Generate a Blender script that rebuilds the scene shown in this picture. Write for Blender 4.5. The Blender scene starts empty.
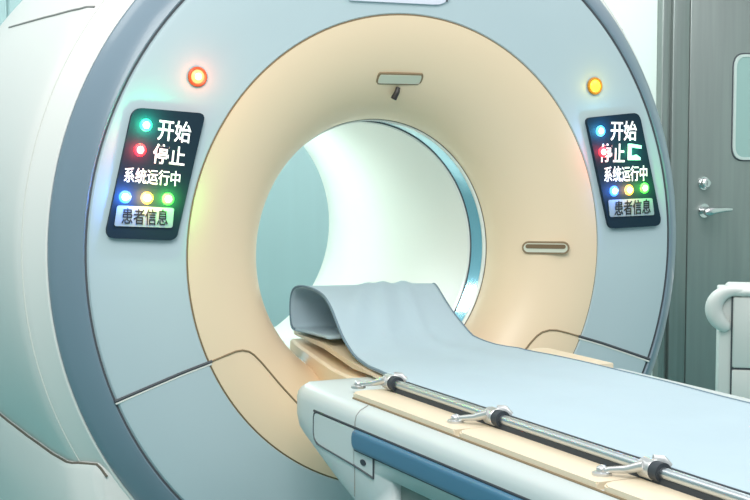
import bpy, bmesh, math, random
from mathutils import Vector, Matrix
random.seed(4)
sc = bpy.context.scene
COL = sc.collection
G = 1.05                      # height of the scanner axis over the floor; geometry below is written about that axis
PI = math.pi

# ------------------------------------------------------------------ materials
def mat(name, col, rough=.4, metal=0., var=0., scale=4., spec=.5, bump=0., bscale=60., coat=0., stretch=(1, 1, 1), col2=None):
    m = bpy.data.materials.new(name); m.use_nodes = True
    nt = m.node_tree; b = nt.nodes['Principled BSDF']
    b.inputs['Base Color'].default_value = (*col, 1); b.inputs['Roughness'].default_value = rough
    b.inputs['Metallic'].default_value = metal; b.inputs['Specular IOR Level'].default_value = spec
    b.inputs['Coat Weight'].default_value = coat
    tc = nt.nodes.new('ShaderNodeTexCoord'); mp = nt.nodes.new('ShaderNodeMapping')
    mp.inputs['Scale'].default_value = stretch
    nt.links.new(tc.outputs['Object'], mp.inputs['Vector'])
    if var:
        n = nt.nodes.new('ShaderNodeTexNoise'); n.inputs['Scale'].default_value = scale; n.inputs['Detail'].default_value = 3
        r = nt.nodes.new('ShaderNodeMix'); r.data_type = 'RGBA'
        c2 = col2 or tuple(c * (1 - var) for c in col)
        r.inputs['A'].default_value = (*col, 1); r.inputs['B'].default_value = (*c2, 1)
        nt.links.new(mp.outputs[0], n.inputs['Vector']); nt.links.new(n.outputs['Fac'], r.inputs['Factor'])
        nt.links.new(r.outputs['Result'], b.inputs['Base Color'])
    if bump:
        n2 = nt.nodes.new('ShaderNodeTexNoise'); n2.inputs['Scale'].default_value = bscale; n2.inputs['Detail'].default_value = 4
        bp = nt.nodes.new('ShaderNodeBump'); bp.inputs['Strength'].default_value = bump; bp.inputs['Distance'].default_value = .01
        nt.links.new(mp.outputs[0], n2.inputs['Vector']); nt.links.new(n2.outputs['Fac'], bp.inputs['Height'])
        nt.links.new(bp.outputs['Normal'], b.inputs['Normal'])
    return m
def emit(name, col, s, base=(.8, .8, .8)):
    m = bpy.data.materials.new(name); m.use_nodes = True; b = m.node_tree.nodes['Principled BSDF']
    b.inputs['Base Color'].default_value = (*base, 1); b.inputs['Emission Color'].default_value = (*col, 1)
    b.inputs['Emission Strength'].default_value = s; b.inputs['Roughness'].default_value = .2
    return m
def S(r, g, b):               # sRGB 0-255 to linear
    f = lambda v: (v / 255 / 12.92) if v / 255 <= .04045 else ((v / 255 + .055) / 1.055) ** 2.4
    return (f(r), f(g), f(b))

M = dict(
    face=mat('blue_grey_enamel', S(188, 206, 212), .38, var=.04, scale=2.5),
    rim=mat('slate_enamel', S(126, 146, 161), .3, var=.14, scale=3, coat=.2),
    shell=mat('white_enamel', S(236, 235, 231), .35, var=.02),
    cream=mat('cream_enamel', S(242, 218, 186), .36, var=.04, scale=3),
    ring=mat('blue_chrome', S(160, 204, 222), .12, 1.),
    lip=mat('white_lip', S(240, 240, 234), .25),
    liner=mat('bore_plastic', S(236, 234, 226), .4),
    seam=mat('seam_gasket', S(78, 82, 88), .7),
    seamb=mat('brown_gasket', S(140, 120, 92), .7),
    seamj=mat('umber_gasket', S(112, 104, 92), .7),
    seaml=mat('pale_gasket', S(222, 222, 216), .6),
    seamg=mat('grey_gasket', S(150, 148, 145), .6),
    panel=mat('black_glass', S(22, 44, 60), .55, spec=.25),
    white=emit('backlit_white', (1, 1, 1), .85),
    ink=mat('ink', S(25, 30, 38), .6),
    plate=mat('label_plate', S(150, 168, 180), .4),
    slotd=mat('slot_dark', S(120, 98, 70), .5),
    slotl=mat('slot_light', S(212, 214, 196), .4),
    lever=mat('lever_dark', S(52, 46, 44), .4),
    bezel=mat('orange_bezel', S(190, 80, 40), .4),
    bezely=mat('amber_bezel', S(190, 130, 20), .4),
    sign=mat('sign_lilac', S(226, 228, 242), .4),
    body=mat('table_enamel', S(202, 211, 211), .38, var=.03),
    bar=mat('blue_rubber', S(70, 120, 150), .42, var=.1, scale=6),
    strip=mat('cream_strip', S(230, 214, 188), .45),
    steel=mat('rail_steel', S(205, 212, 216), .34, 1.),
    dark=mat('dark_rubber', S(48, 56, 64), .6),
    cast=mat('cast_metal', S(206, 208, 208), .28, .7),
    sheet=mat('blue_sheet', S(182, 202, 212), .75, var=.08, scale=5, bump=.5, bscale=7, spec=.2),
    edge_outline=mat('slate_outline', S(112, 134, 148), .8),
    foam=mat('dark_foam', S(88, 116, 126), .8),
    door=mat('brushed_steel', S(160, 168, 165), .34, .5, var=.25, scale=3, stretch=(9, 9, .6)),
    frame=mat('steel_frame', S(146, 155, 152), .34, .5, var=.3, scale=3, stretch=(14, 14, .5)),
    chrome=mat('chrome', S(220, 222, 222), .16, 1.),
    pane=mat('frosted_pane', S(160, 190, 186), .25, spec=.6),
    gask=mat('window_gasket', S(205, 216, 212), .4),
    wall=mat('mint_wall', S(228, 240, 234), .6, var=.02),
    board=mat('grey_board', S(176, 206, 207), .55, var=.06, scale=3, stretch=(6, 6, .3)),
    floor=mat('teal_floor', S(98, 158, 158), .3, var=.12, scale=1.5),
    cart=mat('cart_white', S(226, 228, 224), .4, var=.02),
)
LED = dict(green=(.05, 1, .45), red=(1, .04, .06), blue=(.08, .28, 1), amber=(1, .5, .1), lime=(.12, 1, .1), cyan=(.1, .6, 1), orange=(1, .22, .06), yellow=(1, .72, .0))
LM = {k: emit('led_' + k, c, 1.3, c) for k, c in LED.items()}
LM['core'] = emit('led_core', (1, 1, 1), 1.3)
LM['orange'] = emit('lamp_orange', (1, .25, .08), 1.4, (1, .4, .2)); LM['yellow'] = emit('lamp_yellow', (1, .68, .02), 1.0, (1, .8, .1))

# ------------------------------------------------------------------ helpers
def finish(bm, sharp=32):
    bmesh.ops.recalc_face_normals(bm, faces=bm.faces)
    for f in bm.faces: f.smooth = True
    a = math.radians(sharp)
    for e in bm.edges:
        if len(e.link_faces) == 2: e.smooth = e.calc_face_angle(0) < a
        else: e.smooth = True
def obj(name, bm, m, parent=None, sharp=32, label=None):
    finish(bm, sharp)
    me = bpy.data.meshes.new(name); bm.to_mesh(me); bm.free()
    return link(name, me, m, parent, label)
def link(name, me, m, parent=None, label=None):
    o = bpy.data.objects.new(name, me); COL.objects.link(o)
    base = wloc(parent) if parent else Vector((0, 0, 0))
    me.transform(Matrix.Translation(Vector((0, 0, G)) - base))
    me.materials.append(m)
    if parent: o.parent = parent
    if label: o['label'] = label
    return o
def wloc(o):
    v = Vector((0, 0, 0))
    while o: v = v + o.location; o = o.parent
    return v
def thing(name, label, cat, loc=(0, 0, 0), kind=None):
    o = bpy.data.objects.new(name, None); COL.objects.link(o); o.location = loc; o.empty_display_size = .1
    if label: o['label'] = label
    if cat: o['category'] = cat
    if kind: o['kind'] = kind
    return o
def NB(): return bmesh.new()
def box(bm, x0, x1, y0, y1, z0, z1, bev=0, seg=2):
    r = bmesh.ops.create_cube(bm, size=1)['verts']
    for v in r:
        v.co = Vector(((x0 + x1) / 2 + v.co.x * (x1 - x0), (y0 + y1) / 2 + v.co.y * (y1 - y0), (z0 + z1) / 2 + v.co.z * (z1 - z0)))
    if bev:
        es = list({e for v in r for e in v.link_edges})
        bmesh.ops.bevel(bm, geom=es, offset=bev, segments=seg, affect='EDGES', profile=.4)
    return bm
def tube(bm, pts, r, n=12, cap=True, closed=False):
    pts = [Vector(p) for p in pts]; N = len(pts); rings = []
    up = None
    for i, p in enumerate(pts):
        a = pts[i - 1] if (i > 0 or closed) else p
        b = pts[(i + 1) % N] if (i < N - 1 or closed) else p
        t = (b - a).normalized()
        if up is None:
            up = Vector((0, 0, 1)) if abs(t.z) < .9 else Vector((1, 0, 0))
        s = t.cross(up).normalized(); up = s.cross(t).normalized()
        rr = r[i] if isinstance(r, (list, tuple)) else r
        rings.append([bm.verts.new(p + (s * math.cos(q) + up * math.sin(q)) * rr) for q in (2 * PI * k / n for k in range(n))])
    for i in range(N if closed else N - 1):
        A, B = rings[i], rings[(i + 1) % N]
        for k in range(n): bm.faces.new((A[k], A[(k + 1) % n], B[(k + 1) % n], B[k]))
    if cap and not closed:
        bm.faces.new(rings[0][::-1]); bm.faces.new(rings[-1])
    return bm
def lathe(bm, prof, n=160, closed=False):
    """revolve (radius, y, z-scale, z-centre) about the bore axis"""
    rings = []
    for (r, y, k, zc) in prof:
        rings.append([bm.verts.new((r * math.cos(a), y, zc + k * r * math.sin(a))) for a in (2 * PI * i / n for i in range(n))])
    for A, B in zip(rings, rings[1:] + ([rings[0]] if closed else [])):
        for i in range(n): bm.faces.new((A[i], A[(i + 1) % n], B[(i + 1) % n], B[i]))
    return bm
def prism(bm, pts, fn, d0, d1):
    """outline pts (u,v) extruded between depths d0 and d1; fn(u,v,d) -> xyz"""
    A = [bm.verts.new(fn(u, v, d0)) for u, v in pts]; B = [bm.verts.new(fn(u, v, d1)) for u, v in pts]
    n = len(pts)
    bm.faces.new(A); bm.faces.new(B[::-1])
    for i in range(n): bm.faces.new((A[i], A[(i + 1) % n], B[(i + 1) % n], B[i]))
    return bm
def rounded(pts, r, n=5):
    out = []
    N = len(pts)
    for i in range(N):
        p = Vector(pts[i]); a = Vector(pts[i - 1]); b = Vector(pts[(i + 1) % N])
        rr = r[i] if isinstance(r, (list, tuple)) else r
        da = (a - p); db = (b - p); ra = min(rr, da.length * .45); rb = min(rr, db.length * .45)
        p0 = p + da.normalized() * ra; p1 = p + db.normalized() * rb
        for k in range(n + 1):
            t = k / n; out.append(tuple(p0 * (1 - t) ** 2 + p * 2 * t * (1 - t) + p1 * t * t))
    return out
def ball(bm, c, r, sx=1, sy=1, sz=1, u=16, v=10):
    r_ = bmesh.ops.create_uvsphere(bm, u_segments=u, v_segments=v, radius=r)['verts']
    for q in r_: q.co = Vector((c[0] + q.co.x * sx, c[1] + q.co.y * sy, c[2] + q.co.z * sz))
    return bm
def cyl(bm, a, b, r, n=24): return tube(bm, [a, b], r, n)
XZ = lambda u, v, d: (u, d, v)
YZ = lambda u, v, d: (d, u, v)
XY = lambda u, v, d: (u, v, d)
def lerp(a, b, t): return a + (b - a) * t
def interp(x, xs, ys):
    if x <= xs[0]: return ys[0]
    for i in range(len(xs) - 1):
        if x <= xs[i + 1]: return lerp(ys[i], ys[i + 1], (x - xs[i]) / (xs[i + 1] - xs[i]))
    return ys[-1]

# ------------------------------------------------------------------ the room
def struct(name, bm, m, **k):
    o = obj(name, bm, m, **k); o['kind'] = 'structure'; return o
bm = NB(); box(bm, -4.0, 4.6, -6.0, 2.62, -G - .1, -G); struct('floor', bm, M['floor'])
bm = NB()
box(bm, 1.35, 2.672, 2.5, 2.62, -G, 1.9); box(bm, 3.93, 4.6, 2.5, 2.62, -G, 1.9); box(bm, 2.672, 3.93, 2.5, 2.62, 1.16, 1.9)
struct('wall_back', bm, M['wall'])
bm = NB()                                                   # vertical boarding behind the scanner
x = -3.525
while x < 1.34:
    box(bm, x, min(x + .998, 1.348), 2.49, 2.62, -G, 1.9, .007, 1); x += 1.0
struct('wall_left_of_door', bm, M['board'])
bm = NB(); box(bm, 4.6, 4.7, -6.0, 2.62, -G, 1.9); struct('wall_right', bm, M['wall'])
bm = NB(); box(bm, -4.1, -4.0, -6.0, 2.62, -G, 1.9); struct('wall_left', bm, M['board'])

d = thing('door_1', 'brushed steel door with a small frosted window', 'door', (3.39, 2.5, 0), 'structure')
del d['category']; del d['label']
bm = NB()
for s in (0, 1):
    f = (lambda a, b: (a, b)) if not s else (lambda a, b: (6.79 - b, 6.79 - a))
    for a, b, y0 in ((2.672, 2.712, 2.455), (2.712, 2.735, 2.47), (2.735, 2.835, 2.45), (2.835, 2.858, 2.478)):
        xa, xb = f(a, b); box(bm, xa, xb, y0, 2.56, -G, 1.16, .004, 2)
box(bm, 2.735, 4.055, 2.45, 2.56, 1.09, 1.2, .004, 2)
obj('door_frame', bm, M['frame'], d)
bm = NB(); box(bm, 2.866, 3.924, 2.482, 2.54, -G + .01, 1.084, .004, 2); leaf = obj('door_leaf', bm, M['door'], d)
wx0, wx1, wz0, wz1 = 3.155, 3.62, .226, .74
o1 = rounded([(wx0 - .014, wz0 - .014), (wx1 + .014, wz0 - .014), (wx1 + .014, wz1 + .014), (wx0 - .014, wz1 + .014)], .07)
o2 = rounded([(wx0, wz0), (wx1, wz0), (wx1, wz1), (wx0, wz1)], .06)
bm = NB()
A = [bm.verts.new((u, 2.472, v)) for u, v in o1]; B = [bm.verts.new((u, 2.472, v)) for u, v in o2]
A2 = [bm.verts.new((u, 2.484, v)) for u, v in o1]; B2 = [bm.verts.new((u, 2.484, v)) for u, v in o2]
for i in range(len(A)):
    j = (i + 1) % len(A)
    for P, Q in ((A, B), (A2, A), (B, B2)): bm.faces.new((P[i], P[j], Q[j], Q[i]))
obj('window_gasket', bm, M['gask'], leaf)
o3 = rounded([(wx0 - .021, wz0 - .021), (wx1 + .021, wz0 - .021), (wx1 + .021, wz1 + .021), (wx0 - .021, wz1 + .021)], .075)
bm = NB(); prism(bm, o3, XZ, 2.4795, 2.4818); obj('gasket_edge', bm, M['seam'], leaf)
bm = NB(); prism(bm, o2, XZ, 2.4755, 2.4785); obj('window_pane', bm, M['pane'], leaf)
bm = NB(); cyl(bm, (2.957, 2.482, .095), (2.957, 2.472, .095), .034); tube(bm, [(2.957, 2.472, .095), (2.957, 2.45, .095), (2.957, 2.444, .095)], [.027, .026, .02], 24)
box(bm, 2.954, 2.960, 2.440, 2.446, .082, .108)
obj('door_lock', bm, M['chrome'], leaf)
bm = NB(); cyl(bm, (2.962, 2.482, -.045), (2.962, 2.472, -.045), .036); cyl(bm, (2.962, 2.475, -.045), (2.962, 2.425, -.045), .014)
tube(bm, [(2.925, 2.425, -.052), (2.94, 2.424, -.05), (2.962, 2.423, -.047), (3.0, 2.424, -.043), (3.06, 2.426, -.040), (3.10, 2.428, -.040)], [.012, .022, .023, .017, .013, .009], 16)
obj('door_handle', bm, M['chrome'], leaf)

# ------------------------------------------------------------------ the scanner
ct = thing('ct_scanner', 'large white ring-shaped CT scanner with cream funnel opening and blue-grey front', 'scanner', (0, .6, 0))
K1, K2, Z2, K3, Z3 = 1.0298, 1.0364, .0075, 1.0199, -.0119
face = NB()
lathe(face, [(.6035, .02, K1, 0), (.6035, .003, K1, 0), (.6060, .0, K1, 0), (.70, 0, lerp(K1, K2, .4), Z2 * .4), (.836, 0, K2, Z2), (.845, .0025, K2, Z2), (.8495, .009, K2, Z2), (.8495, .03, K2, Z2)])
front = obj('front_panel', face, M['face'], ct)
bm = NB(); lathe(bm, [(.8495, .02, K2, Z2), (.8495, .0065, K2, Z2), (.8545, .0065, K2, Z2), (.8545, .02, K2, Z2)]); obj('panel_gasket', bm, M['seam'], ct)
bm = NB(); lathe(bm, [(.5995, .02, K1, 0), (.5995, .0035, K1, 0), (.6035, .0035, K1, 0), (.6035, .02, K1, 0)]); obj('funnel_gasket', bm, M['seamb'], ct)
bm = NB(); lathe(bm, [(.8545, .02, K2, Z2), (.8545, .006, K2, Z2), (.858, .003, K2, Z2), (.866, .006, K2, Z2), (.89, .026, K2, Z2), (.912, .048, K2, Z2), (.923, .062, K2, Z2), (.9265, .072, K2, Z2), (.925, .09, K2, Z2)]); obj('rim', bm, M['rim'], ct)
def kz(y): w = min(1, y / .2); return lerp(K1, K3, w), Z3 * w
prof = []
for i in range(25):
    a = PI / 2 * i / 24; y = .2 - .2 * math.cos(a); r = .5995 - .2415 * math.sin(a); k, z = kz(y); prof.append((r, y, k, z))
prof = [(.5995, .02, K1, 0)] + prof + [(.358, .205, K3, Z3)]
bm = NB(); lathe(bm, prof); obj('funnel', bm, M['cream'], ct)
def funnel_pt(x, z, off=0.):
    """point on the funnel seen at x,z"""
    lo, hi = 0., PI / 2
    for _ in range(40):
        a = (lo + hi) / 2; y = .2 - .2 * math.cos(a); k, zc = kz(y)
        if .5995 - .2415 * math.sin(a) > math.hypot(x, (z - zc) / k): lo = a
        else: hi = a
    y = .2 - .2 * math.cos(lo)
    n = Vector((-x * math.cos(0) * math.sin(lo) / max(1e-6, math.hypot(x, z)), -math.cos(lo), -z * math.sin(lo) / max(1e-6, math.hypot(x, z)))).normalized()
    return Vector((x, y, z)) + n * off, n
bm = NB(); lathe(bm, [(.358, .203, K3, Z3), (.3565, .201, K3, Z3), (.3535, .203, K3, Z3), (.3530, .212, K3, Z3), (.3545, .218, K3, Z3)]); obj('bore_lip', bm, M['lip'], ct)
bm = NB(); lathe(bm, [(.3592, .204, K3, Z3), (.3592, .1985, K3, Z3), (.3572, .1985, K3, Z3), (.3572, .204, K3, Z3)]); obj('lip_gasket', bm, M['seamj'], ct)
bm = NB(); lathe(bm, [(.3545, .2825, K3, Z3), (.3528, .283, K3, Z3), (.3528, .286, K3, Z3), (.3545, .287, K3, Z3)]); obj('lip_gasket', bm, M['seam'], ct)
bm = NB(); lathe(bm, [(.354, .218, K3, Z3), (.3545, .24, K3, Z3), (.3545, .286, K3, Z3)]); obj('bore_ring', bm, M['ring'], ct, label='shiny blue metal ring inside the bore')
bm = NB(); lathe(bm, [(.3545, .286, K3, Z3), (.3505, .289, K3, Z3), (.3505, .297, K3, Z3), (.355, .301, K3, Z3)]); obj('bore_lip', bm, M['lip'], ct)
lp = [(.356, .299)] + [(lerp(.356, .44, (t / 12) ** 1.6), lerp(.30, 1.5, t / 12)) for t in range(13)] + [(.452, 1.525), (.47, 1.532)]
bm = NB(); lathe(bm, [(r, y, lerp(K3, 1, min(1, (y - .3) / 1.2)), lerp(Z3, 0, min(1, (y - .3) / 1.2))) for r, y in lp]); obj('bore_liner', bm, M['liner'], ct)
SP = [(.915, .085), (.928, .073), (.932, .0745), (.940, .088), (.962, .123), (.980, .148), (.990, .185), (1.0, .3), (1.012, .5), (1.02, .7), (1.024, .95), (1.022, 1.15), (1.01, 1.3), (.985, 1.4), (.94, 1.47), (.86, 1.52), (.7, 1.532), (.46, 1.532)]
bm = NB(); lathe(bm, [(r, y, K2, Z2) for r, y in SP]); obj('side_cover', bm, M['shell'], ct)
def shell_pt(deg, y, off=0.):
    a = math.radians(deg); r = interp(y, [p[1] for p in SP[3:13]], [p[0] for p in SP[3:13]]) + off
    return (r * math.cos(a), y, Z2 + K2 * r * math.sin(a))
# faint ring joint behind the rim, its highlight painted as a pale colour
bm = NB(); tube(bm, [(.9745 * math.cos(a), .1400, Z2 + K2 * .9745 * math.sin(a)) for a in (2 * PI * i / 160 for i in range(160))], .0016, 6, closed=True); obj('cover_joint', bm, M['seaml'], ct)
# long joints on the flank
for s in (0, 1):
    A = lambda a: a if not s else 180 - a
    bm = NB(); tube(bm, [shell_pt(A(interp(y, [.09, .23, .45, .7, .95], [142.6, 143.4, 144, 144.3, 144.2])), y, .0005) for y in [.150 + .042 * i for i in range(20)]], .003, 8)
    obj('cover_joint', bm, M['seamg'], ct)
# lower skirt each side
for s in (-1, 1):
    sec = [(-.5, -.95), (-.60, -.72)]
    top = [(-148.7, -.002), (-149.6, .004)]
    bm = NB(); secs = []
    ys = [.080, .09, .14, .3, .45, .65, .8, 1.0, 1.2, 1.3]
    an = [-146.5, -148.6, -149.6, -150.1, -150.9, -151.7, -152, -152.2, -152.2, -152.2]
    y2 = [.080, .083, .087, .092, .10, .115, .135, .16, .19, .22, .26, .3, .36, .42, .5, .6, .7, .8, .9, 1.0, 1.1, 1.2, 1.3]
    an = [interp(y, ys, an) for y in y2]; ys = y2
    for y, a in zip(ys, an):
        p = shell_pt(a, y, -.03); q = shell_pt(a, y, .010); 
        ring = [p, q, (q[0] - .006, y, q[2] - .014), (q[0] + .02, y, q[2] - .2), (q[0] + .06, y, -G + .02), (q[0] + .07, y, -G), (-.45, y, -G), (-.45, y, -.86)]
        secs.append([bm.verts.new((c[0] * (1 if s < 0 else -1), c[1], c[2])) for c in ring])
    for a, b in zip(secs, secs[1:]):
        for i in range(len(a)): bm.faces.new((a[i], a[(i + 1) % len(a)], b[(i + 1) % len(a)], b[i]))
    bm.faces.new(secs[0]); bm.faces.new(secs[-1][::-1])
    obj('lower_skirt', bm, M['shell'], ct)
    bm = NB(); tube(bm, [(q[0] * (1 if s < 0 else -1), q[1] - (.004 if i == 0 else 0), q[2]) for i, q in enumerate([shell_pt(a, y, .006) for y, a in zip(ys, an)])], .0032, 8); obj('skirt_joint', bm, M['seamj'], ct)
bm = NB(); box(bm, -.72, .72, .1, 1.4, -G, -.86, .02); obj('base_plinth', bm, M['shell'], ct)
# V joints of the lower front cover
def face_pt(x, z): return Vector((x, -.0002, z))
for s in (-1, 1):
    bm = NB()
    tube(bm, [(s * .787, -.0003, -.334), (s * .70, -.0003, -.304), (s * .62, -.0003, -.2765), (s * .541, -.0003, -.2525)], .0037, 8)
    obj('cover_joint', bm, M['seam'], ct)
    bm = NB(); tube(bm, [(s * .785, .0012, -.3405), (s * .70, .0012, -.3105), (s * .62, .0012, -.283), (s * .541, .0012, -.259)], .003, 8); obj('joint_highlight', bm, M['lip'], ct)  # pale tube painting the highlight along the lower lip of the joint
    ctl = [(.541, -.2525), (.50, -.240), (.475, -.2335), (.455, -.2325), (.435, -.238), (.42, -.248), (.40, -.268), (.375, -.297), (.35, -.327), (.325, -.355), (.30, -.383), (.275, -.408)]
    bm = NB(); tube(bm, [funnel_pt(s * x, z, .0003)[0] for x, z in ctl], .0026, 8); obj('funnel_joint', bm, M['seamb'], ct)
# slots on the funnel
def pill(bm, c, n, ax, L, W, dep, scale_tip=.5, seg=8):
    ax = Vector(ax); ax = (ax - n * ax.dot(n)).normalized(); vy = n.cross(ax)
    pts = []
    for k in range(seg + 1):
        a = -PI / 2 + PI * k / seg; pts.append((L / 2 - W * scale_tip + W * scale_tip * math.cos(a), W / 2 * math.sin(a)))
    for k in range(seg + 1):
        a = PI / 2 + PI * k / seg; pts.append((-L / 2 + W * scale_tip + W * scale_tip * math.cos(a), W / 2 * math.sin(a)))
    return prism(bm, pts, lambda u, v, d: c + ax * u + vy * v + n * d, dep[0], dep[1])
c_, n_ = funnel_pt(.0, .457)
bm = NB(); pill(bm, c_, n_, (1, 0, 0), .135, .036, (-.008, .004), .15); p_ = obj('marker_slot', bm, M['seamb'], ct)
bm = NB(); pill(bm, c_, n_, (1, 0, 0), .124, .027, (.0, .0055), .15); obj('slot_cover', bm, M['slotl'], p_)
c2, n2 = funnel_pt(.003, .436)
bm = NB(); tube(bm, [c2 + n2 * .004, funnel_pt(-.002, .425)[0] + Vector((0, -.014, -.004)), funnel_pt(-.008, .410)[0] + Vector((0, -.02, -.006))], [.006, .0075, .0085], 12); obj('lever', bm, M['lever'], p_)
for s in (1,):
    c_, n_ = funnel_pt(s * .4555, -.004)
    e0 = funnel_pt(s * .41, -.004)[0]; e1 = funnel_pt(s * .50, -.004)[0]
    bm = NB(); pill(bm, c_, n_, e1 - e0, .132, .036, (-.01, .003)); p_ = obj('hand_slot', bm, M['seamb'], ct)
    bm = NB(); pill(bm, c_, n_, e1 - e0, .122, .025, (.0, .0045)); obj('slot_recess', bm, M['slotl'], p_)
    bm = NB(); pill(bm, c_ + Vector((0, 0, .004)), n_, e1 - e0, .112, .012, (.0, .0058)); obj('slot_shadow', bm, M['slotd'], p_)  # dark plate painting the shadow inside the slot
# sign on the crown
bm = NB(); prism(bm, rounded([(-.17, .6485), (.092, .6485), (.122, .662), (.135, .78), (-.185, .78)], .01), XZ, -.008, .002); p_ = obj('crown_plate', bm, M['sign'], ct)
bm = NB(); prism(bm, [(.1095, .657), (.1145, .657), (.124, .685), (.118, .685)], XZ, -.0092, -.0078); obj('crown_marking', bm, M['dark'], p_)

# glowing dome added with the bore fill light, not a scanner fitting
bm = NB(); ball(bm, (0, 1.2, .395), .03, 1.2, 1.2, .5); obj('bore_fill_glow', bm, emit('bore_fill_glow', (.85, 1, .97), 3), ct)

# ------------------------------------------------------------------ control panels with writing
def text_mesh(s, ofs):
    c = bpy.data.curves.new('t', 'FONT'); c.body = s; c.size = 1; c.offset = ofs; c.extrude = .01; c.align_x = 'CENTER'
    o = bpy.data.objects.new('t', c); COL.objects.link(o)
    dg = bpy.context.evaluated_depsgraph_get(); dg.update()
    me = bpy.data.meshes.new_from_object(o.evaluated_get(dg)); bpy.data.objects.remove(o); bpy.data.curves.remove(c)
    return me
def lettering(s, a, b, h, y, m, parent, ofs=.012, depth=.0012):
    me = text_mesh(s, ofs)
    xs = [v.co.x for v in me.vertices]; ys = [v.co.y for v in me.vertices]
    x0, x1, y0, y1 = min(xs), max(xs), min(ys), max(ys)
    A = Vector((a[0], a[1])); B = Vector((b[0], b[1])); dv = B - A; L = dv.length; dv.normalize(); nv = Vector((-dv.y, dv.x))
    for v in me.vertices:
        u = (v.co.x - x0) / (x1 - x0) * L; w = ((v.co.y - y0) / (y1 - y0) - .5) * h
        p = A + dv * u + nv * w
        v.co = Vector((p.x, y - (depth if v.co.z > 0 else 0), p.y))
    bmx = bmesh.new(); bmx.from_mesh(me); bmesh.ops.recalc_face_normals(bmx, faces=bmx.faces); bmx.to_mesh(me); bmx.free()
    me.materials.clear()
    return link('lettering', me, m, parent)
def glow(p, col, e, r=.006):
    l = bpy.data.lights.new('indicator_glow', 'POINT'); l.color = col; l.energy = e; l.shadow_soft_size = r
    o = bpy.data.objects.new('indicator_glow', l); COL.objects.link(o); o.location = (p[0], p[1], p[2] + G)
def led(x, z, kind, parent, r=.0155, y=-.012, e=.5, name='indicator_light'):
    bm = NB(); ball(bm, (x, y, z), r, 1, .3, 1); obj(name, bm, LM[kind], parent, label=f'{kind} indicator light')
    bm = NB(); ball(bm, (x, y - .002, z), r * .62, 1, .45, 1); obj('light_core', bm, LM['core'], parent)
    glow((x, y - .022, z), LED[kind], e)
PY = -.012
def panel(corners, ofs):
    TL, TR, BR, BL = [Vector(c) for c in corners]
    pts = [tuple(TL), tuple(TR)]
    bulge = lambda A, B, d: [tuple(A + (B - A) * t + Vector((d * 4 * t * (1 - t), 0))) for t in (.25, .5, .75)]
    outline = rounded([tuple(TL), tuple(TR), tuple(BR), tuple(BL)], [.022, .022, .022, .022], 6)
    # bow the long sides with the ring
    out = []
    for (u, v) in outline:
        t = (TL.y - v) / (TL.y - BL.y); t = max(0, min(1, t)); out.append((u + ofs * 4 * t * (1 - t), v))
    bm = NB(); prism(bm, out, XZ, PY, .003)
    return obj('control_panel', bm, M['panel'], ct)
pl = panel([(-.733, .371), (-.551, .358), (-.632, .050), (-.806, .061)], -.012)
for (x, z), k in zip([(-.7056, .3292), (-.7211, .2696), (-.7593, .158), (-.7053, .1548), (-.6531, .1515)], ['green', 'red', 'blue', 'amber', 'lime']): led(x, z, k, pl)
lettering('开始', (-.6761, .3198), (-.5935, .3106), .052, PY, M['white'], pl)
lettering('停止', (-.6892, .2624), (-.6092, .2526), .048, PY, M['white'], pl)
lettering('系统运行中', (-.761, .2117), (-.6224, .1995), .037, PY, M['white'], pl, .008)
bm = NB(); prism(bm, rounded([(-.779, .1383), (-.6383, .1295), (-.6433, .0815), (-.7869, .0895)], .006), XZ, PY - .002, PY + .001); lab = obj('label_plate', bm, M['plate'], pl)
lettering('患者信息', (-.7682, .1138), (-.6546, .1066), .039, PY - .002, M['ink'], pl, .009)
pr = panel([(.549, .357), (.731, .374), (.812, .052), (.632, .047)], .012)
for (x, z), k in zip([(.5996, .3213), (.6087, .2629), (.6474, .1534), (.6986, .1556), (.752, .1606)], ['cyan', 'red', 'blue', 'amber', 'lime']): led(x, z, k, pr, e=.22)
lettering('开始', (.6335, .3228), (.7221, .3219), .056, PY, M['white'], pr)
lettering('止', (.643, .2605), (.6815, .2602), .052, PY, M['white'], pr)
lettering('停', (.597, .2605), (.6385, .2605), .052, PY, M['white'], pr)
lettering('系统运行中', (.6129, .2004), (.76, .2031), .044, PY, M['white'], pr, .008)
bm = NB()
prism(bm, [(.692, .240), (.703, .240), (.703, .286), (.692, .286)], XZ, PY - .004, PY); prism(bm, [(.703, .276), (.737, .272), (.737, .281), (.703, .286)], XZ, PY - .004, PY); prism(bm, [(.703, .252), (.72, .255), (.734, .247), (.734, .24), (.703, .24)], XZ, PY - .004, PY)
obj('indicator_light', bm, emit('led_green_sign', (.12, .95, .45), 1.2), pr, label='green E-shaped indicator'); glow((.712, -.04, .262), LED['green'], .15)
bm = NB(); prism(bm, rounded([(.6274, .1285), (.7786, .1317), (.7864, .083), (.6335, .0806)], .006), XZ, PY - .002, PY + .001); obj('label_plate', bm, M['plate'], pr)
lettering('患者信息', (.6482, .105), (.7721, .1083), .042, PY - .002, M['ink'], pr, .009)
for x, z, k, b in ((-.573, .447, 'orange', 'bezel'), (.5845, .446, 'yellow', 'bezely')):
    bm = NB(); tube(bm, [(x + .0205 * math.cos(a), -.004, z + .0205 * math.sin(a)) for a in (2 * PI * i / 32 for i in range(32))], .0042, 8, closed=True); cyl(bm, (x, .002, z), (x, -.003, z), .022)
    p_ = obj('warning_lamp', bm, M[b], ct, label=f'{k} round warning lamp')
    bm = NB(); ball(bm, (x, -.004, z), .018, 1, .5, 1, 24, 14); obj('lamp_lens', bm, LM[k], p_)
    if k == 'orange':
        bm = NB(); ball(bm, (x, -.0075, z), .0115, 1, .6, 1); obj('lamp_core', bm, emit('lamp_core', (1, .68, .4), 1.3), p_)
    glow((x, -.04, z), LED[k], .16 if k == 'orange' else .06, .01)

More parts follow.
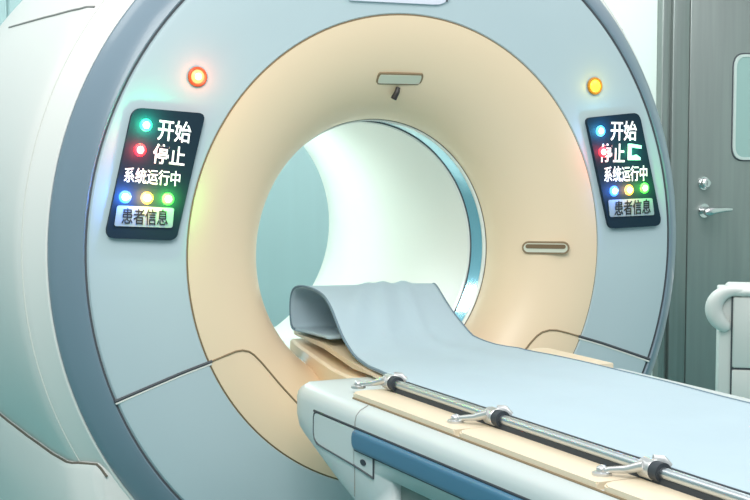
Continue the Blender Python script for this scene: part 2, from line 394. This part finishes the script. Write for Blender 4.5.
# ------------------------------------------------------------------ the patient table
T = -.275
tb = thing('patient_table', 'long white patient table with blue side bar running out of the scanner bore', 'table', (0, -1.2, 0))
YF = -2.7
def extr_y(sec, y0, y1, m, name, parent, bev=0):
    bm = NB(); prism(bm, sec, lambda u, v, d: (u, d, v), y0, y1)
    if bev: bmesh.ops.bevel(bm, geom=[e for e in bm.edges], offset=bev, segments=2, affect='EDGES')
    return obj(name, bm, m, parent)
# main body: sections along y so the head end is boat shaped
bm = NB(); secs = []
for y, hw, top, bot, rd in ((-.195, .372, -.293, -.362, .02), (-.199, .388, -.290, -.372, .02), (-.213, .402, -.288, -.388, .02), (-.245, .409, -.288, -.41, .02), (-.33, .4095, -.288, -.440, .02), (-.43, .41, -.288, -.475, .02), (-.6, .41, -.288, -.53, .02), (-.9, .41, -.288, -.56, .02), (YF, .41, -.288, -.56, .02)):
    half = [(hw - .032, top + .004), (hw - .012, top - .006), (hw - .003, top - .016), (hw, top - .03), (hw, lerp(top, bot, .5)), (hw, bot + .03), (hw - .012, bot + .01), (hw - .04, bot)]
    ring = [(-u, v) for u, v in half] + [(u, v) for u, v in half[::-1]]
    secs.append([bm.verts.new((u, y, v)) for u, v in ring])
for a, b in zip(secs, secs[1:]):
    for i in range(len(a)): bm.faces.new((a[i], a[(i + 1) % len(a)], b[(i + 1) % len(a)], b[i]))
bm.faces.new(secs[0]); bm.faces.new(secs[-1][::-1])
body = obj('table_body', bm, M['body'], tb, 40)
# recess in the flank
cb = NB(); box(cb, -.45, -.385, -1.25, -.735, -.462, -.409); cut = obj('cut', cb, M['body']); cut.location = (0, 0, 0)
md = body.modifiers.new('b', 'BOOLEAN'); md.operation = 'DIFFERENCE'; md.object = cut; md.solver = 'EXACT'
dg = bpy.context.evaluated_depsgraph_get(); dg.update()
me2 = bpy.data.meshes.new_from_object(body.evaluated_get(dg)); body.modifiers.clear(); old = body.data; body.data = me2; bpy.data.objects.remove(cut)
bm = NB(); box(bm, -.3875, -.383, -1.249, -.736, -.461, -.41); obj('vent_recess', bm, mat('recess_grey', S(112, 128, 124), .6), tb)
# bumper bar, door, lock
def side_tube(pts, r, m, name, parent=None, dx=0):
    bm = NB(); tube(bm, [(-.4102 - dx, y, z) for y, z in pts], r, 8); return obj(name, bm, m, parent or tb)
bm = NB(); loops = []
for xx, i in ((-.40, 0), (-.416, 0), (-.4195, .0015), (-.422, .005), (-.4225, .010)):
    loops.append([bm.verts.new((xx, y, z)) for y, z in rounded([(-.560 - i, -.332 - i), (YF, -.332 - i), (YF, -.376 + i), (-.560 - i, -.376 + i)], [.017, .001, .001, .017], 6)])
for A, B in zip(loops, loops[1:]):
    for i in range(len(A)): bm.faces.new((A[i], A[(i + 1) % len(A)], B[(i + 1) % len(B)], B[i]))
bm.faces.new(loops[-1])
obj('bumper_bar', bm, M['bar'], tb, 40)
side_tube([(-.335, -.3305), (-.56, -.3305), (YF, -.3285)], .0028, M['dark'], 'bumper_joint')
side_tube([(-.556, -.3765), (-.56, -.3785), (YF, -.3785)], .0028, M['dark'], 'bumper_joint')
bm = NB(); prism(bm, rounded([(-.338, -.3335), (-.556, -.3335), (-.556, -.4115), (-.36, -.402), (-.338, -.39)], [.018, .002, .002, .02, .01], 5), YZ, -.405, -.4125); pd = obj('side_door', bm, M['body'], tb)
drp = rounded([(-.335, -.3315), (-.3358, -.392), (-.36, -.4045), (-.655, -.4225)], [.0, .012, .012, .0], 4)
side_tube([(-.352, -.3312), (-.342, -.334), (-.337, -.345), (-.3362, -.38), (-.341, -.3945), (-.356, -.404), (-.555, -.413), (-.655, -.4215), (-.655, -.378)], .0022, M['seam'], 'door_joint', None, .0018)
bm = NB(); prism(bm, rounded([(-.5585, -.3795), (-.653, -.3795), (-.653, -.4185), (-.5585, -.411)], .002), YZ, -.405, -.4118); lk = obj('lock_plate', bm, M['body'], tb)
bm = NB(); prism(bm, [(-.605 + .0135 * math.cos(a), -.3975 + .0065 * math.sin(a)) for a in (2 * PI * i / 20 for i in range(20))], YZ, -.410, -.4135); obj('lock_button', bm, M['dark'], lk)
bm = NB(); tube(bm, [(-.379, -.56, -.284), (-.398, -.56, -.2938), (-.407, -.56, -.304), (-.4102, -.56, -.318), (-.4102, -.56, -.329)], .0014, 6); obj('body_joint', bm, M['seamg'], tb)
bm = NB(); tube(bm, [(-.4102, -.558, -.377), (-.4102, -.558, -.480), (-.400, -.558, -.498)], .0014, 6); obj('body_joint', bm, M['seamg'], tb)
# cream strips (left: three long pieces in view; right: a short cream one, then white)
def strip(x0, x1, y0, y1, z0, z1, m, name, r0=.03, r1=.004):
    bm = NB(); out = rounded([(x0, y0), (x1, y0), (x1, y1), (x0, y1)], [r0, .01, r1, r1], 6); prism(bm, out, XY, z0, z1)
    bmesh.ops.bevel(bm, geom=[e for e in bm.edges if all(abs(v.co.z - z1) < 1e-6 for v in e.verts)], offset=.003, segments=2, affect='EDGES')
    return obj(name, bm, m, tb)
for y0, y1 in ((-.448, -.932), (-.935, -1.415), (-1.418, -1.9), (-1.903, YF)): strip(-.372, -.262, y0, y1, -.292, T + .004, M['strip'], 'edge_strip')
side = NB(); tube(side, [(-.3735, y, -.2825) for y in (-.47, -1.0, -1.6, YF)], .0022, 6); obj('strip_joint', side, M['seamb'], tb)
strip(.293, .358, -.12, -.43, -.292, T + .017, M['strip'], 'edge_strip', .03)
strip(.26, .372, -.433, YF, -.292, T + .004, M['body'], 'edge_strip', .004)
# cradle tongue reaching into the bore
bm = NB(); secs = []
for y, hw in ((.33, .185), (.31, .195), (.1, .198), (-.1, .205), (-.25, .225), (-.40, .255), (-.47, .268), (YF, .27)):
    dz = interp(y, [-.5, -.12, .1, .33], [0, .0, .028, .033])
    n = 14; up = []; dn = []
    for i in range(n + 1):
        u = -1 + 2 * i / n; up.append((hw * u, -.268 + .0 + dz * 1.0 - .002 * (1 - u * u))); dn.append((hw * u * .985, -.275 - (.008 if -.2 < y < .3 else .0) + dz - .006 * (1 - u * u)))
    secs.append([bm.verts.new((a, y, b)) for a, b in up + dn[::-1]])
for a, b in zip(secs, secs[1:]):
    for i in range(len(a)): bm.faces.new((a[i], a[(i + 1) % len(a)], b[(i + 1) % len(a)], b[i]))
bm.faces.new(secs[0]); bm.faces.new(secs[-1][::-1])
obj('cradle', bm, M['cream'], tb, label='cream cradle plate sliding into the bore')
bm = NB(); secs = []
for y, hw, zb in ((.36, .185, -.36), (.33, .193, -.37), (.27, .2, -.385), (.2, .203, -.40), (.1, .208, -.43), (0, .213, -.45), (-.1, .218, -.44), (-.188, .222, -.42)):
    zt = interp(y, [-.19, -.05, .1, .25, .33, .36], [-.292, -.300, -.285, -.268, -.258, -.262])
    secs.append([bm.verts.new((u, y, v)) for u, v in ((-hw + .006, zt), (-hw, zt - .006), (-hw, zt - .04), (-hw * .85, zb), (hw * .85, zb), (hw, zt - .04), (hw, zt - .006), (hw - .006, zt))])
for a, b in zip(secs, secs[1:]):
    for i in range(len(a)): bm.faces.new((a[i], a[(i + 1) % len(a)], b[(i + 1) % len(b)], b[i]))
bm.faces.new(secs[0]); bm.faces.new(secs[-1][::-1])
obj('table_dock', bm, M['cream'], ct)
# rail with clamps
RX, RZ = -.283, -.252
bm = NB(); tube(bm, [(RX, -.475, RZ), (RX, YF, RZ)], .0095, 16); rail = obj('side_rail', bm, M['steel'], tb)
bm = NB(); box(bm, RX - .006, RX + .009, YF, -.485, T + .001, RZ - .007, .001, 1); obj('rail_bed', bm, M['dark'], rail)
bm = NB(); tube(bm, [(RX + .032, -.50, RZ - .002), (RX + .032, YF, RZ - .002)], .0035, 12); obj('guide_rod', bm, M['dark'], tb)
for yc in (-.478, -.935, -1.440, -1.95):
    bm = NB()
    tube(bm, [(RX, yc + .020, RZ), (RX, yc + .017, RZ), (RX, yc - .012, RZ), (RX, yc - .015, RZ)], [.0145, .0175, .0175, .0145], 20)
    tube(bm, [(RX + .012, yc + .010, RZ + .010), (RX + .026, yc + .003, RZ + .009), (RX + .036, yc - .004, RZ + .0)], [.011, .011, .007], 12)
    cl = obj('rail_clamp', bm, M['cast'], tb)
    bm = NB(); tube(bm, [(RX, yc - .013, RZ), (RX, yc - .034, RZ)], .0165, 20); obj('clamp_bush', bm, M['dark'], cl)
    bm = NB(); tube(bm, [(RX - .012, yc + .002, RZ + .006), (RX - .028, yc + .028, RZ - .004), (RX - .042, yc + .055, T + .014), (RX - .048, yc + .066, T + .009)], [.009, .007, .006, .0065], 12); obj('clamp_arm', bm, M['cast'], cl)
    bm = NB(); tube(bm, [(RX - .049, yc + .068, T + .003), (RX - .049, yc + .068, T + .008), (RX - .049, yc + .068, T + .010)], [.017, .017, .012], 20); ball(bm, (RX - .049, yc + .068, T + .012), .010, 1, 1, .9); obj('clamp_foot', bm, M['cast'], cl)
bm = NB(); box(bm, -.30, .30, -2.5, -.95, -G + .05, -.555, .04, 3); obj('pedestal', bm, M['body'], tb)
bm = NB(); box(bm, -.36, .36, -2.58, -.88, -G, -G + .06, .02, 2); obj('base_plate', bm, M['dark'], tb)

# ------------------------------------------------------------------ the sheet
# profile along the table (y, z) at the left and at the right edge; folded under at the head end
PLf = [(.05, -.2275), (.18, -.2305), (.285, -.233), (.309, -.228), (.317, -.205), (.318, -.17), (.312, -.143), (.292, -.122), (.255, -.112), (.20, -.110), (.14, -.113), (.085, -.124), (.04, -.150), (0, -.188), (-.045, -.226), (-.10, -.250), (-.17, -.262), (-.26, -.2645), (-.36, -.2645)]
PRt = [(.05, -.2275), (.14, -.2305), (.22, -.233), (.244, -.228), (.252, -.21), (.255, -.18), (.252, -.155), (.247, -.135), (.232, -.120), (.212, -.121), (.18, -.142), (.14, -.170), (.10, -.194), (.06, -.214), (.015, -.234), (-.04, -.2515), (-.12, -.2605), (-.22, -.2645), (-.34, -.2645)]
ylast = [-.36 - (2.3 / 22) * i for i in range(1, 23)]
PLf += [(y, -.2645) for y in ylast]; PRt += [(y, -.2645) for y in ylast]
def subdiv(P, k=3):
    out = []
    for i in range(len(P) - 1):
        p0 = P[max(0, i - 1)]; p1 = P[i]; p2 = P[i + 1]; p3 = P[min(len(P) - 1, i + 2)]
        for j in range(k):
            t = j / k
            out.append(tuple(.5 * ((2 * p1[m]) + (-p0[m] + p2[m]) * t + (2 * p0[m] - 5 * p1[m] + 4 * p2[m] - p3[m]) * t * t + (-p0[m] + 3 * p1[m] - 3 * p2[m] + p3[m]) * t ** 3) for m in (0, 1)))
    out.append(P[-1]); return out
PLf = subdiv(PLf); PRt = subdiv(PRt)
from mathutils import noise
bm = NB(); rows = []; NX = 36
for i, (a, b) in enumerate(zip(PLf, PRt)):
    row = []
    for j in range(NX + 1):
        u = j / NX; y = lerp(a[0], b[0], u); z = lerp(a[1], b[1], u)
        xl = interp(-y, [-.33, -.05, .06, .16, .30, .45, .7], [-.2, -.2, -.2, -.203, -.225, -.2385, -.2385])
        xr = interp(-y, [-.33, .0, .05, .12, .25, .5], [.2, .2, .225, .272, .285, .285])
        x = lerp(xl, xr, u)
        w = max(0, min(1, (y + .12) / .15)) if i > 24 else 0
        z += .0035 + .004 * noise.noise(Vector((x * 9, y * 4, 1.7))) * (1 if y < -.05 else .6) + .003
        z += .010 * w * math.exp(-((u - .35 - (y * 1.1)) / .06) ** 2) + .009 * w * math.exp(-((u - .62 - y * .6) / .05) ** 2) + .007 * w * math.exp(-((u - .12 - y * 1.6) / .05) ** 2)
        z += .003 * math.sin(26 * x + 9 * y + 3 * noise.noise(Vector((x * 5, y * 5, 0)))) * math.exp(-((y + .16) / .12) ** 2)
        z -= .002 * max(0, 1 - u / .04) if y < -.3 else 0
        row.append(bm.verts.new((x, y, z)))
    rows.append(row)
EDGE_ROWS = [[tuple(v.co) for v in r_] for r_ in rows[6:]]
for A, B in zip(rows, rows[1:]):
    for j in range(NX): bm.faces.new((A[j], A[j + 1], B[j + 1], B[j]))
sh = obj('sheet', bm, M['sheet'], sharp=80)
for nm, jj in (('edge_outline', 0), ('edge_outline', NX)):  # dark outline added as a tube along each sheet edge
    P_ = [(r_[jj][0], r_[jj][1], r_[jj][2] + .002) for r_ in EDGE_ROWS]
    hb = NB(); tube(hb, P_, .0034, 8); obj(nm, hb, M['edge_outline'], sh)
sd = sh.modifiers.new('thickness', 'SOLIDIFY'); sd.thickness = .007; sd.offset = 0
sh['label'] = 'pale blue padded sheet covering the patient table and folded over at its head end'; sh['category'] = 'sheet'
# ------------------------------------------------------------------ the drawer cart by the door
ca = thing('drawer_cart', 'white drawer cart standing in front of the steel door', 'cart', (1.80, .90, 0))
x0, x1, y0, y1 = 1.80, 2.42, .90, 1.15
bm = NB(); box(bm, x0 - .018, x1, y0 + .012, y1, -.93, -.262, .006); obj('cart_body', bm, M['cart'], ca)
for z0, z1 in ((-.552, -.285), (-.742, -.560), (-.92, -.750)):
    bm = NB(); box(bm, x0 + .032, x1 - .03, y0 - .006, y0 + .02, z0, z1, .006); dr = obj('drawer', bm, M['cart'], ca)
bm = NB()
for z in (-.556, -.746): box(bm, x0 + .03, x1 - .03, y0 + .004, y0 + .0125, z - .005, z + .005)
box(bm, x0 + .026, x0 + .032, y0 + .004, y0 + .0125, -.92, -.28)
obj('drawer_gap', bm, M['seam'], ca)
bm = NB(); box(bm, x0 + .012, x1 + .02, y0 - .015, y1 + .01, -.282, -.25, .014, 3); obj('worktop', bm, M['cart'], ca)
bm = NB()
bp = [(x0 + .07, y0 + .0, -.262), (x0 + .035, y0 + .0, -.262), (x0 + .005, y0 + .0, -.268), (x0 - .02, y0 + .0, -.285), (x0 - .036, y0 + .0, -.312), (x0 - .036, y0 + .0, -.345), (x0 - .02, y0 + .0, -.375), (x0 + .004, y0 + .003, -.396), (x0 + .012, y0 + .012, -.402)]
br = [.012, .018, .024, .029, .032, .033, .031, .024, .012]
def smooth(P, k=4):
    out = []
    for i in range(len(P) - 1):
        q = [P[max(0, i - 1)], P[i], P[i + 1], P[min(len(P) - 1, i + 2)]]
        for j in range(k):
            t = j / k; out.append(tuple(.5 * (2 * q[1][m] + (q[2][m] - q[0][m]) * t + (2 * q[0][m] - 5 * q[1][m] + 4 * q[2][m] - q[3][m]) * t * t + (3 * q[1][m] - q[0][m] - 3 * q[2][m] + q[3][m]) * t ** 3) for m in range(len(q[1]))))
    out.append(tuple(P[-1])); return out
B4 = smooth([p + (r_,) for p, r_ in zip(bp, br)]); tube(bm, [p[:3] for p in B4], [p[3] for p in B4], 20)
obj('corner_bumper', bm, M['cart'], ca)
for cx in (x0 + .05, x1 - .06):
    for cy in (y0 + .07, y1 - .07):
        bm = NB(); cyl(bm, (cx - .015, cy, -G + .05), (cx + .015, cy, -G + .05), .05); box(bm, cx - .02, cx + .02, cy - .02, cy + .02, -G + .06, -.925); obj('caster', bm, M['dark'], ca)

ca.rotation_euler = (0, 0, math.radians(-37))
# ------------------------------------------------------------------ light
def area(name, loc, target, size, e, col=(1, 1, 1), sy=None):
    l = bpy.data.lights.new(name, 'AREA'); l.energy = e; l.color = col; l.shape = 'RECTANGLE'; l.size = size; l.size_y = sy or size
    o = bpy.data.objects.new(name, l); COL.objects.link(o); o.location = (loc[0], loc[1], loc[2] + G)
    o.rotation_euler = (Vector(target) - Vector(loc)).to_track_quat('-Z', 'Y').to_euler(); return o
area('ceiling_light', (-1.6, -2.2, 2.0), (-.4, 0, -.3), 1.6, 66, (1, .985, .95))
area('ceiling_light', (1.3, -1.6, 2.0), (1.0, -.3, -1), 1.4, 18, (1, .99, .97))
area('ceiling_light', (-1.5, .7, 2.0), (-1.1, .7, 0), 1.3, 17, (1, .99, .96))
area('ceiling_light', (2.2, 1.2, 2.0), (2.2, 1.6, 0), 1.2, 34, (.97, 1, .98))
def point(loc, e, col, r): 
    l = bpy.data.lights.new('bore_fill_light', 'POINT'); l.energy = e; l.color = col; l.shadow_soft_size = r
    o = bpy.data.objects.new('bore_fill_light', l); COL.objects.link(o); o.location = (loc[0], loc[1], loc[2] + G)
point((-.1, 1.28, .15), 6.5, (.78, .98, 1), .06)  # added fill light that brightens the bore liner
area('ceiling_light', (.6, 2.0, 2.0), (.6, 2.5, -.2), .6, 24, (.95, 1, 1), 1.2)
w = bpy.data.worlds.new('World'); sc.world = w; w.use_nodes = True
nt = w.node_tree; bg = nt.nodes['Background']; bg.inputs['Strength'].default_value = 1
tc = nt.nodes.new('ShaderNodeTexCoord'); sx = nt.nodes.new('ShaderNodeSeparateXYZ'); cr = nt.nodes.new('ShaderNodeValToRGB')
mr = nt.nodes.new('ShaderNodeMapRange'); mr.inputs['From Min'].default_value = -1
nt.links.new(tc.outputs['Generated'], sx.inputs[0]); nt.links.new(sx.outputs['Z'], mr.inputs['Value']); nt.links.new(mr.outputs[0], cr.inputs[0]); nt.links.new(cr.outputs[0], bg.inputs['Color'])
el = cr.color_ramp.elements; el[0].position = .35; el[0].color = (.06, .13, .14, 1); el[1].position = .85; el[1].color = (.80, .84, .86, 1)
e_ = el.new(.52); e_.color = (.30, .37, .39, 1)

# ------------------------------------------------------------------ camera
cd = bpy.data.cameras.new('camera'); cam = bpy.data.objects.new('camera', cd); COL.objects.link(cam); sc.camera = cam
r = Vector((.900951727, -.433919226, -.000300871572)); u = Vector((.03137595, .06445466, .99742726)); f = Vector((.43278347, .89864326, -.07168516))
mw = Matrix((( r.x, u.x, -f.x, -1.69072238), (r.y, u.y, -f.y, -3.31850127), (r.z, u.z, -f.z, .27437511 + G), (0, 0, 0, 1)))
cam.matrix_world = mw
cd.sensor_width = 36; cd.lens = 36 * 1420.12 / 750; cd.clip_start = .05
sc.view_settings.view_transform = 'Standard'; sc.view_settings.look = 'None'; sc.view_settings.gamma = 1; sc.view_settings.exposure = 0
sc.view_settings.use_curve_mapping = False
sc.cycles.use_denoising = True
